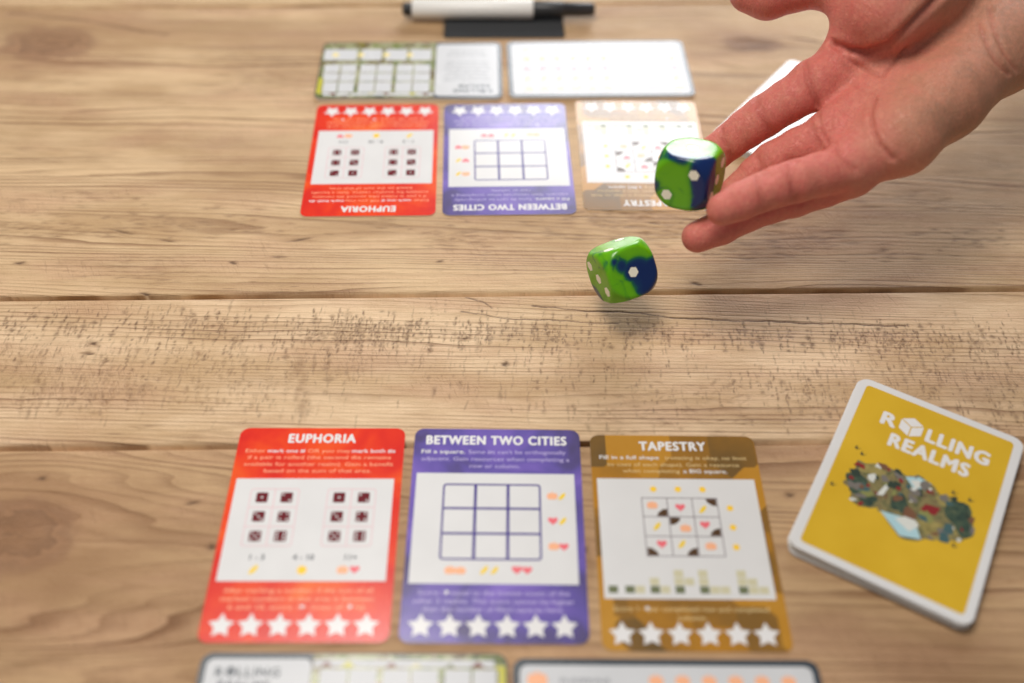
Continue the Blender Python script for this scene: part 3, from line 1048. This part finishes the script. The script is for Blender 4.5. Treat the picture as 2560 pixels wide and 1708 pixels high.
# small trees, huts and rocks scattered over the island picture
def inside(px_, py_):
    c_ = False
    for i in range(len(outl)):
        (xa, ya), (xb, yb) = outl[i], outl[i - 1]
        if (ya > py_) != (yb > py_) and px_ < (xb - xa) * (py_ - ya) / (yb - ya) + xa:
            c_ = not c_
    return c_


PICT = [('tree_print', ink('print_tree', (54, 66, 56)), 12, 1.0), ('meadow_print', ink('print_meadow', (136, 138, 82)), 8, 1.4), ('rock_print', ink('print_rock', (120, 114, 108)), 14, 1.2),
        ('hut_print', ROOF, 6, .8), ('pale_print', SNOW, 8, .8), ('teal_print', ink('print_teal', (70, 98, 100)), 8, 1.2), ('earth_print', ink('print_earth', (120, 84, 62)), 8, 1.4)]
zz = 0
for nm, mat, cnt, sz in PICT:
    b = MB()
    while cnt:
        px_, py_ = r0.uniform(-24, 25), r0.uniform(-22, 8)
        if not inside(px_, py_) or (-7 < px_ < 8 and py_ < -12) or (4 < px_ < 12 and -8 < py_ < -2):
            continue
        cnt -= 1
        zz += 1
        a_ = r0.uniform(.6, 2.2) * sz
        b.poly(ellipse(px_, py_, a_, a_ * r0.uniform(.4, .9), r0.uniform(0, 3), 7, .2, px_), Y4 + 0.02 + .0002 * zz)
    part(top, nm, b, mat)
DARKP = ink('print_dark_olive', (92, 84, 50))
for cx, cy in ((-22.6, 8.4), (-25.6, -12.2), (-20, 6.6), (20.2, 6.2), (19.6, -15.8), (14.2, 6.4)):
    part(top, 'bird_print', MB().poly([(cx - 1.2, cy - .2), (cx - .1, cy - .7), (cx + 1.4, cy + .9), (cx + .1, cy + .1), (cx - .6, cy + 1.5)]), DARKP, (0, 0, Y2))

# a pile of cards half hidden behind the fingers, coloured white for their glare
for k in range(12):
    o = link('glare_white_card', deck_me)
    place(o, 150.4 + rnd.uniform(-.3, .3), 437 + rnd.uniform(-.3, .3), -36.9 + rnd.uniform(-.5, .5), 0.03 + k * (DT + DGAP))
    tag(o, 'card in the pile half hidden behind the hand, coloured white for its glare', 'card', 'glare-white cards behind the hand')

# ------------------------------------------------------------------ cloth and marker pen
n = NT('felt')
p = n.pos()
f1 = n.noise(p, 1.2, 4, 0.7)
n.bump(f1, 0.8, 0.0003)
FELT = n.base(n.mix(f1, lin(48, 49, 51), lin(74, 75, 77)), 0.95, Specular_IOR_Level=0.1)
ca = math.radians(2.2)
PITCH_T = 2.8
NXT, NYT = 24, 11
cw, ch = NXT * PITCH_T, NYT * PITCH_T
pts = []
for k in range(NXT): pts += [(-cw / 2 + k * PITCH_T, -ch / 2), (-cw / 2 + (k + .5) * PITCH_T, -ch / 2 - 1.3)]
for k in range(NYT): pts += [(cw / 2, -ch / 2 + k * PITCH_T), (cw / 2 + 1.3, -ch / 2 + (k + .5) * PITCH_T)]
for k in range(NXT): pts += [(cw / 2 - k * PITCH_T, ch / 2), (cw / 2 - (k + .5) * PITCH_T, ch / 2 + 1.3)]
for k in range(NYT): pts += [(-cw / 2, ch / 2 - k * PITCH_T), (-cw / 2 - 1.3, ch / 2 - (k + .5) * PITCH_T)]
cloth = link('felt_cloth', MB().prism(pts, 0, 0.7).mesh('felt_cloth', FELT), None, (-8.4, 528.6, 0.03), ca)
tag(cloth, 'small black felt cloth with zigzag-cut edges under the marker pen', 'cloth')


def lathe(prof, n=32):
    """profile (x, r) turned about the X axis"""
    b = MB()
    for x, r in prof:
        for k in range(n):
            a = 2 * math.pi * k / n
            b.v.append((x, r * math.cos(a), r * math.sin(a)))
    for i in range(len(prof) - 1):
        for k in range(n):
            q = (k + 1) % n
            b.f.append([i * n + k, i * n + q, (i + 1) * n + q, (i + 1) * n + k][::-1])
    b.f.append(list(range(n)))
    b.f.append([(len(prof) - 1) * n + k for k in reversed(range(n))])
    return b


PWHITE = NT('marker_white').base(lin(236, 234, 230), 0.35)
PBLACK = NT('marker_black').base(lin(46, 46, 48), 0.42)
pen = bpy.data.objects.new('marker_pen', None)
COL.objects.link(pen)
p0 = on_z(1085, 20, 6.6)
pen.location = Vector((p0[0], p0[1], 6.3)) * MM
pen.rotation_euler = (0, 0, math.radians(2.0))
tag(pen, 'white marker pen with black cap lying across the black felt cloth', 'marker pen')
SM = dict(smooth=True)
link('barrel', lathe([(-35, 4.6), (-34.8, 5.2), (-34.3, 5.5), (34.0, 5.5), (34.6, 5.4), (34.8, 5.1)]).mesh('barrel', PWHITE, True), pen)
link('end_plug', lathe([(-40.6, 2.2), (-40.4, 3.0), (-39.8, 3.6), (-35.05, 3.9)]).mesh('end_plug', PBLACK, True), pen)
link('cap', lathe([(34.85, 4.7), (35.1, 4.85), (52, 4.6), (52.6, 4.4), (52.7, 4.2), (68, 3.9), (70, 3.4), (70.6, 2.8)]).mesh('cap', PBLACK, True), pen)

# ------------------------------------------------------------------ dice
A = 22.0


def die_mesh(name, mat, n=40):
    g = np.linspace(-1, 1, n + 1)
    idx, V, Fc = {}, [], []
    rr, Rs, kk = 0.065, 0.695, 0.03
    hb = 0.5 - rr

    def vert(d):
        key = tuple(np.round(d, 6))
        if key not in idx:
            idx[key] = len(V)
            V.append(d)
        return idx[key]
    for ax in range(3):
        for s in (-1, 1):
            ids = np.zeros((n + 1, n + 1), int)
            for i in range(n + 1):
                for j in range(n + 1):
                    d = np.zeros(3)
                    d[ax], d[(ax + 1) % 3], d[(ax + 2) % 3] = s, math.tan(g[i] * math.pi / 4), math.tan(g[j] * math.pi / 4)
                    ids[i, j] = vert(d)
            for i in range(n):
                for j in range(n):
                    q = [ids[i, j], ids[i + 1, j], ids[i + 1, j + 1], ids[i, j + 1]]
                    Fc.append(q if s > 0 else q[::-1])
    D = np.array(V)
    D /= np.linalg.norm(D, axis=1)[:, None]
    lo, hi = np.zeros(len(D)), np.ones(len(D))
    for _ in range(32):
        mth = (lo + hi) / 2
        q = np.abs(D * mth[:, None]) - hb
        sd = np.linalg.norm(np.maximum(q, 0), axis=1) + np.minimum(q.max(1), 0) - rr
        sp = mth - Rs
        h = np.maximum(kk - np.abs(sd - sp), 0) / kk
        sd = np.maximum(sd, sp) + h * h * kk / 4
        ins = sd < 0
        lo, hi = np.where(ins, mth, lo), np.where(ins, hi, mth)
    b = MB()
    b.v = [tuple(p) for p in D * lo[:, None] * A]
    b.f = [list(map(int, q)) for q in Fc]
    return b.mesh(name, mat, True)


def swirl(name, blobs):
    n = NT(name)
    p = n.pos('Object', 1000.0 / A)
    wv = n.new('ShaderNodeVectorMath', operation='MULTIPLY_ADD')
    n.put(wv.inputs[0], n.noise(p, 1.5, 0.6, 0.5, 0.5, col=True))
    wv.inputs[1].default_value = (0.40, 0.40, 0.40)
    off = n.new('ShaderNodeVectorMath', operation='ADD')
    n.put(off.inputs[0], p)
    off.inputs[1].default_value = (-0.20, -0.20, -0.20)
    n.put(wv.inputs[2], off.outputs[0])
    q = wv.outputs[0]
    tot = None
    for c, s, r in blobs:
        sb = n.new('ShaderNodeVectorMath', operation='SUBTRACT')
        n.put(sb.inputs[0], q)
        sb.inputs[1].default_value = c
        ml = n.new('ShaderNodeVectorMath', operation='MULTIPLY')
        n.put(ml.inputs[0], sb.outputs[0])
        ml.inputs[1].default_value = s
        ln = n.new('ShaderNodeVectorMath', operation='LENGTH')
        n.put(ln.inputs[0], ml.outputs[0])
        f = n.step(ln.outputs['Value'], r - 0.13, r + 0.13, 1.0, 0.0)
        tot = f if tot is None else n.math('MAXIMUM', tot, f)
    streak = n.noise(q, 2.2, 2, 0.5, 1.6)
    tot2 = n.math('ADD', tot, n.step(streak, 0.48, 0.78, 0.0, 0.46), clamp=True)
    col = n.ramp(tot2, [(0.0, lin(104, 178, 12)), (0.28, lin(88, 162, 22)), (0.5, lin(30, 104, 62)), (0.75, lin(16, 58, 96)), (1.0, lin(12, 40, 96))])
    n.b.inputs['Subsurface Weight'].default_value = 0.12
    n.b.inputs['Subsurface Radius'].default_value = (1, 1, 0.5)
    n.b.inputs['Subsurface Scale'].default_value = 0.0015
    return n.base(col, n.step(streak, 0.3, 0.7, 0.17, 0.24), Specular_IOR_Level=0.47)


PIPW = NT('pip_cream').base(lin(248, 244, 224), 0.35)
HEX = MB().prism([(2.25 * math.cos(math.radians(60 * k + 12)), 2.25 * math.sin(math.radians(60 * k + 12))) for k in range(6)], -0.25, 0.04).mesh('pip', PIPW)
O3 = 0.235 * A
FACES = {  # outward axis, the two in-face axes, pip pattern
    1: ((1, 0, 0), (0, 1, 0), (0, 0, 1), [(0, 0)]),
    2: ((0, 1, 0), (0, 0, 1), (1, 0, 0), [(-1, -1), (1, 1)]),
    3: ((0, 0, 1), (1, 0, 0), (0, 1, 0), [(-1, 1), (0, 0), (1, -1)]),
    6: ((-1, 0, 0), (0, 0, 1), (0, 1, 0), [(-1, -1), (-1, 0), (-1, 1), (1, -1), (1, 0), (1, 1)]),
    5: ((0, -1, 0), (1, 0, 0), (0, 0, 1), [(-1, -1), (1, -1), (-1, 1), (1, 1), (0, 0)]),
    4: ((0, 0, -1), (0, 1, 0), (1, 0, 0), [(-1, -1), (1, -1), (-1, 1), (1, 1)]),
}


def die(name, mat, rot, centre, label):
    o = link(name, die_mesh(name, mat))
    mtx = Matrix([[*r] for r in rot]).to_4x4()
    mtx.translation = Vector(centre) * MM
    o.matrix_world = mtx
    for nrm, u, v, pp in FACES.values():
        for a, b_ in pp:
            q = bpy.data.objects.new('pip', HEX)
            COL.objects.link(q)
            q.parent = o
            nm, uu, vv = Vector(nrm), Vector(u), Vector(v)
            pm = Matrix((uu, vv, nm)).transposed().to_4x4()
            pm.translation = (nm * (A / 2) + uu * a * O3 + vv * b_ * O3) * MM
            q.matrix_local = pm
    return tag(o, label, 'die', 'green and blue dice')


LOW_R = [[0.3333, -0.3236, -0.8855], [-0.7288, 0.5075, -0.4597], [0.5982, 0.7986, -0.0667]]
UP_R = [[-0.0348, -0.4743, 0.8797], [0.2355, -0.8593, -0.454], [0.9712, 0.1914, 0.1416]]
low_c = at(1555.2 / DS, 676 / DS, 458.2 * A / 24)
up_c = at(1727.0 / DS, 437.0 / DS, 435.4 * A / 24)
low_c = CAM + (np.array([48.9, 329.2, -3.0]) - CAM) * A / 24
up_c = CAM + (np.array([75.1, 343.9, 40.6]) - CAM) * A / 24
die('die', swirl('die_swirl_falling', [((.5, -.20, -.34), (1, 1, 1), .38), ((.5, .03, -.06), (1, 1, 1), .24), ((.5, .20, .16), (1, 1, 1), .15), ((.5, .32, .30), (1, 1, 1), .08), ((-.42, -.5, .45), (1, 1, 1), .30)]),
    LOW_R, low_c, 'green and blue swirled die falling just above the plank joint, one pip forward')
die('die', swirl('die_swirl_tossed', [((.15, .5, .5), (.45, 1, 1), .34), ((.55, .45, -.1), (1.2, 1, .8), .20), ((.5, .4, -.5), (1, 1, 1), .16), ((-.1, .45, -.55), (1, 1, 1), .10)]),
    UP_R, up_c, 'green and blue swirled die leaving the open hand, white glare on top')


# ------------------------------------------------------------------ hand
def J(x, y, t, r):
    """joint: where it is seen, how far away (mm), radius (mm)"""
    return (at(x, y, t), r)


FINGERS = {
    'index': [J(1862, 199, 420, 9.4), J(1808, 232, 421, 8.9), J(1752, 268, 423, 8.7), J(1712, 296, 425, 8.1), J(1676, 324, 427, 7.5), J(1640, 352, 430, 7.4), J(1612, 376, 432, 6.2)],
    'middle': [J(1905, 314, 410, 9.2), J(1836, 342, 414, 8.8), J(1775, 373, 418, 8.5), J(1738, 402, 421, 7.9), J(1706, 431, 423, 7.3), J(1680, 452, 424, 7.0), J(1662, 466, 425, 6.2)],
    'ring': [J(1940, 386, 394, 9.0), J(1880, 401, 391, 8.4), J(1823, 417, 388, 8.2), J(1782, 429, 386, 7.8), J(1744, 443, 385, 7.3), J(1700, 462, 384, 7.2), J(1658, 481, 384, 6.3)],
    'pinky': [J(1950, 405, 398, 8.8), J(1890, 432, 402, 7.6), J(1823, 456, 404, 7.4), J(1768, 473, 405, 6.9), J(1712, 494, 405, 6.8), J(1656, 521, 404, 7.0), J(1600, 544, 403, 6.4)],
}
THUMB = [J(2060, 0, 414, 15), J(1955, -26, 420, 12.5), J(1872, -40, 425, 10.2), J(1820, -30, 427, 10.2), J(1762, -14, 429, 10.6), J(1722, -20, 431, 9.2)]
PALM = [
    [J(1872, 188, 421, 9.6), J(1990, 130, 425, 12), J(2230, 30, 438, 15)],
    [J(1916, 300, 411, 10.0), J(2040, 215, 417, 12), J(2260, 60, 434, 16)],
    [J(1952, 372, 400, 10.0), J(2060, 270, 408, 12), J(2290, 95, 430, 17)],
    [J(1985, 362, 398, 10.4), J(2062, 318, 397, 13.8), J(2165, 228, 406, 15.5), J(2305, 108, 424, 15.5)],
    [J(1928, 116, 420, 6.5), J(1960, 60, 417, 10)],
    [J(2030, 22, 407, 17), J(2110, -30, 416, 17), J(2210, -60, 434, 16)],
]
ARM = [
    [J(2305, 106, 425, 15.5), J(2425, 15, 436, 17.5), (np.array([300, 438, 120.0]), 24), (np.array([395, 470, 158.0]), 28)],
    [J(2215, -55, 440, 16), J(2380, -120, 455, 19), (np.array([285, 475, 128.0]), 25), (np.array([385, 505, 166.0]), 29)],
]

VOX = 1.0
allj = [j for c in FINGERS.values() for j in c] + THUMB + [j for c in PALM + ARM for j in c]
lo = np.min([p - r - 6 for p, r in allj], axis=0)
hi = np.max([p + r + 6 for p, r in allj], axis=0)
hi[0] = min(hi[0], 395)
dims = np.ceil((hi - lo) / VOX).astype(int) + 1
BIG = np.float32(60)
gx = [(lo[k] + VOX * np.arange(dims[k])).astype(np.float32) for k in range(3)]


def field(): return np.full(dims, BIG, np.float32)


def smin(a, b, k):
    h = np.maximum(k - np.abs(a - b), 0) / k
    return np.minimum(a, b) - h * h * k * 0.25


def blend_cone(fld, j0, j1, k):
    (a, ra), (b, rb) = j0, j1
    mr = max(ra, rb) + 14
    s = []
    for q in range(3):
        i0 = max(0, int((min(a[q], b[q]) - mr - lo[q]) / VOX))
        i1 = min(dims[q], int((max(a[q], b[q]) + mr - lo[q]) / VOX) + 2)
        if i1 <= i0:
            return
        s.append(slice(i0, i1))
    X, Y, Z = np.meshgrid(gx[0][s[0]] - a[0], gx[1][s[1]] - a[1], gx[2][s[2]] - a[2], indexing='ij')
    ab = (b - a)
    t = np.clip((X * ab[0] + Y * ab[1] + Z * ab[2]) / (ab @ ab), 0, 1)
    d = np.sqrt((X - t * ab[0]) ** 2 + (Y - t * ab[1]) ** 2 + (Z - t * ab[2]) ** 2) - (ra + (rb - ra) * t)
    sub = fld[s[0], s[1], s[2]]
    fld[s[0], s[1], s[2]] = smin(sub, d.astype(np.float32), k)


palm = field()
for ch in PALM:
    for a, b in zip(ch, ch[1:]):
        blend_cone(palm, a, b, 7.0)
for ch in ARM:
    for a, b in zip(ch, ch[1:]):
        blend_cone(palm, a, b, 14.0)
thumb = field()
for a, b in zip(THUMB, THUMB[1:]):
    blend_cone(thumb, a, b, 2.0)
fing = field()
for ch in FINGERS.values():
    one = field()
    for a, b in zip(ch, ch[1:]):
        blend_cone(one, a, b, 1.6)
    fing = smin(fing, one, 0.8)
hand_f = smin(smin(palm, thumb, 7.0), fing, 5.0)
del palm, thumb, fing, one
# cut the arm square at the far end of the grid so the surface closes there
hand_f[-2:, :, :] = np.maximum(hand_f[-2:, :, :], 1.0)


def surface_nets(fv):
    ins = fv < 0
    nx, ny, nz = fv.shape
    cnt = np.zeros((nx - 1, ny - 1, nz - 1), np.int8)
    for i in (0, 1):
        for j in (0, 1):
            for k in (0, 1):
                cnt += ins[i:nx - 1 + i, j:ny - 1 + j, k:nz - 1 + k]
    act = np.argwhere((cnt > 0) & (cnt < 8))
    vid = np.full(cnt.shape, -1, np.int64)
    vid[act[:, 0], act[:, 1], act[:, 2]] = np.arange(len(act))
    acc = np.zeros((len(act), 3))
    num = np.zeros(len(act))
    cs = [(i, j, k) for i in (0, 1) for j in (0, 1) for k in (0, 1)]
    val = {c: fv[act[:, 0] + c[0], act[:, 1] + c[1], act[:, 2] + c[2]] for c in cs}
    for c in cs:
        for ax in range(3):
            if c[ax] == 0:
                e = list(c)
                e[ax] = 1
                e = tuple(e)
                a, b = val[c], val[e]
                x = (a < 0) != (b < 0)
                t = np.where(x, a / np.where(x, a - b, 1), 0)
                pt = np.array(c, float)[None, :] + t[:, None] * (np.array(e) - np.array(c))[None, :]
                acc[x] += pt[x]
                num[x] += 1
    V = act + acc / num[:, None]
    Fq = []
    for ax in range(3):
        sl0 = [slice(None)] * 3
        sl1 = [slice(None)] * 3
        sl0[ax], sl1[ax] = slice(0, -1), slice(1, None)
        a, b = ins[tuple(sl0)], ins[tuple(sl1)]
        e = np.argwhere(a != b)
        u, w = (ax + 1) % 3, (ax + 2) % 3
        ok = (e[:, u] > 0) & (e[:, w] > 0) & (e[:, u] < fv.shape[u] - 1) & (e[:, w] < fv.shape[w] - 1)
        e = e[ok]
        fl = a[e[:, 0], e[:, 1], e[:, 2]]
        q = []
        for du, dw in ((-1, -1), (0, -1), (0, 0), (-1, 0)):
            c = e.copy()
            c[:, u] += du
            c[:, w] += dw
            q.append(vid[c[:, 0], c[:, 1], c[:, 2]])
        q = np.stack(q, 1)
        q[~fl] = q[~fl][:, ::-1]
        Fq.append(q)
    return V, np.concatenate(Fq)


HV, HF = surface_nets(hand_f)
del hand_f
HV = lo + HV * VOX


def smooth_mesh(V, Fq, it):
    e = np.concatenate([Fq[:, [0, 1]], Fq[:, [1, 2]], Fq[:, [2, 3]], Fq[:, [3, 0]]])
    for _ in range(it):
        s = np.zeros_like(V)
        c = np.zeros(len(V))
        for a, b in ((0, 1), (1, 0)):
            for ax in range(3):
                s[:, ax] += np.bincount(e[:, a], V[e[:, b], ax], len(V))
            c += np.bincount(e[:, a], minlength=len(V))
        V = V * 0.5 + 0.5 * s / c[:, None]
    return V


HV = smooth_mesh(HV, HF, 4)


def normals(V, Fq):
    nf = np.cross(V[Fq[:, 2]] - V[Fq[:, 0]], V[Fq[:, 3]] - V[Fq[:, 1]])
    N = np.zeros_like(V)
    for k in range(4):
        for ax in range(3):
            N[:, ax] += np.bincount(Fq[:, k], nf[:, ax], len(V))
    return N / np.maximum(np.linalg.norm(N, axis=1), 1e-9)[:, None]


HN = normals(HV, HF)


def i1(*p): return [(1542.1 + x * .28106, 165.2 + y * .28106) for x, y in p]
def i2(*p): return [(1652.3 + x * .29687, y * .29687) for x, y in p]


CREASES = [  # polyline on the palm side, half width (px of the 2350 view), depth mm
    (i2((880, 335), (1000, 392), (1130, 405), (1300, 350), (1430, 230), (1560, 100), (1700, -40)), 8.0, 2.1),
    (i2((870, 350), (960, 440), (1080, 520), (1190, 575), (1260, 585), (1340, 490), (1440, 370)), 4.6, 1.1),
    (i2((990, 630), (1090, 690), (1190, 750)), 4.0, 0.45),
    (i2((1200, 770), (1165, 860), (1180, 1000), (1230, 1110), (1340, 1230)), 5.0, 1.2),
    (i2((890, 1120), (940, 1200), (1040, 1310)), 4.0, 0.7),
    (i2((760, 880), (790, 1020), (840, 1110)), 4.0, 0.6),
    (i2((655, 480), (670, 620), (720, 730), (755, 830)), 4.2, 0.8),
    (i2((2010, 200), (2060, 330), (2130, 470), (2230, 570)), 5.0, 0.9),
    (i2((2080, 60), (2120, 230), (2190, 400), (2290, 545)), 4.5, 0.8),
    (i1((705, 240), (688, 320), (745, 410), (800, 470)), 3.2, 0.55), (i1((762, 200), (800, 300), (830, 380)), 3.0, 0.3),
    (i1((405, 470), (400, 540), (440, 610)), 3.2, 0.5),
    (i1((690, 690), (720, 800), (730, 840)), 3.2, 0.55), (i1((770, 680), (815, 760), (830, 790)), 3.0, 0.4), (i1((1105, 480), (1150, 590)), 3.2, 0.4),
    (i1((945, 755), (980, 860), (990, 990)), 3.4, 0.45), (i1((1020, 740), (1050, 830), (1055, 950)), 3.0, 0.3), (i1((685, 865), (700, 960), (745, 1070)), 3.4, 0.55),
]
PINCH = [  # joints where the finger narrows between its pads
    (i1((690, 210), (800, 480)), 13, 0.7), (i1((400, 440), (470, 680)), 12, 0.7), (i1((1100, -60), (1190, 330)), 12, 0.9),
    (i1((700, 690), (780, 850)), 12, 0.6), (i1((1120, 420), (1200, 600)), 12, 0.7),
    (i1((960, 730), (1010, 1050)), 12, 0.7), (i1((690, 850), (750, 1090)), 12, 0.7), (i1((1370, 640), (1500, 800)), 12, 0.6),
]
CREASES += PINCH
px = project(HV)
front = np.clip(((CAM - HV) / np.linalg.norm(CAM - HV, axis=1)[:, None] * HN).sum(1) * 2.2, 0, 1)
disp = np.zeros(len(HV))
for line, hw, dep in CREASES:
    best = np.full(len(HV), 1e9)
    for (xa, ya), (xb, yb) in zip(line, line[1:]):
        d = np.array([xb - xa, yb - ya])
        t = np.clip(((px - [xa, ya]) @ d) / (d @ d), 0, 1)
        best = np.minimum(best, np.hypot(px[:, 0] - xa - t * d[0], px[:, 1] - ya - t * d[1]))
    disp += dep * np.exp(-(best / hw) ** 2) * front - 0.25 * dep * np.exp(-((best - 2.3 * hw) / (1.4 * hw)) ** 2) * front
HV = HV - HN * disp[:, None]
HV = smooth_mesh(HV, HF, 1)

# how red the skin is: fingertips and finger pads most, wrist and arm least
red = np.clip((2330 - px[:, 0]) / 420, 0, 1)
red = np.clip(red - 0.35 * np.exp(-(((px[:, 0] - 2150) / 120) ** 2 + ((px[:, 1] - 270) / 90) ** 2)), 0, 1)

hme = bpy.data.meshes.new('hand')
hme.from_pydata((HV * MM).tolist(), [], HF.tolist())
at_ = hme.attributes.new('redness', 'FLOAT', 'POINT')
at_.data.foreach_set('value', red.astype(np.float32))
fold = np.clip(disp / 0.8, 0, 1)
hme.attributes.new('fold', 'FLOAT', 'POINT').data.foreach_set('value', fold.astype(np.float32))
hme.polygons.foreach_set('use_smooth', [True] * len(hme.polygons))
n = NT('skin')
p = n.pos()
an = n.new('ShaderNodeAttribute', attribute_name='redness')
mot = n.noise(p, 0.11, 3, 0.6)
mot2 = n.noise(p, 0.5, 3, 0.6)
fr = n.math('ADD', an.outputs['Fac'], n.mul(n.sub(mot, 0.5), 0.9), clamp=True)
col = n.ramp(fr, [(0.0, lin(170, 122, 97)), (0.3, lin(196, 135, 109)), (0.65, lin(212, 132, 113)), (1.0, lin(215, 116, 105))])  # tan wrist end is also darkened, painting in the shade over it
col = n.mix(n.step(mot2, 0.35, 0.72, 0.0, 0.34), col, lin(222, 150, 124))
fo = n.new('ShaderNodeAttribute', attribute_name='fold')
col = n.mix(n.mul(fo.outputs['Fac'], 0.34), col, lin(168, 80, 68))
lines = n.noise(p, 2.2, 3, 0.65)
vor = n.new('ShaderNodeTexVoronoi')
n.put(vor.inputs['Vector'], p)
vor.inputs['Scale'].default_value = 0.9
axd = n.new('ShaderNodeVectorMath', operation='DOT_PRODUCT')
n.put(axd.inputs[0], p)
axd.inputs[1].default_value = (0.86, 0.42, 0.29)
sx, sy, sz = n.sep(p)
wr = n.noise(n.xyz(n.mul(axd.outputs['Value'], 0.85), n.mul(sy, 0.10), n.mul(sz, 0.10)), 1, 3, 0.6, 0.4)
wr2 = n.noise(n.xyz(n.mul(axd.outputs['Value'], 0.30), n.mul(n.sub(sy, sx), 0.35), n.mul(sz, 0.3)), 1, 4, 0.65, 0.8)
ridge = n.math('ABSOLUTE', n.sub(wr2, 0.5))
hh = n.add(n.mul(lines, 0.6), n.mul(vor.outputs['Distance'], 0.5))
hh = n.add(hh, n.mul(n.math('ABSOLUTE', n.sub(wr, 0.5)), 4.0))
hh = n.add(hh, n.mul(n.math('MINIMUM', ridge, 0.06), 14.0))
col = n.mix(n.step(ridge, 0.0, 0.035, 0.22, 0.0), col, lin(168, 84, 72))
n.bump(hh, 0.45, 0.0004)
n.b.inputs['Subsurface Weight'].default_value = 0.15
n.b.inputs['Subsurface Radius'].default_value = (1.0, 0.35, 0.2)
n.b.inputs['Subsurface Scale'].default_value = 0.0016
SKIN = n.base(col, n.step(mot2, 0.3, 0.7, 0.42, 0.56), Specular_IOR_Level=0.4)
hme.materials.append(SKIN)
hand = bpy.data.objects.new('hand', hme)
COL.objects.link(hand)
tag(hand, "person's bare open right hand reaching in palm up, letting a green die go", 'hand')
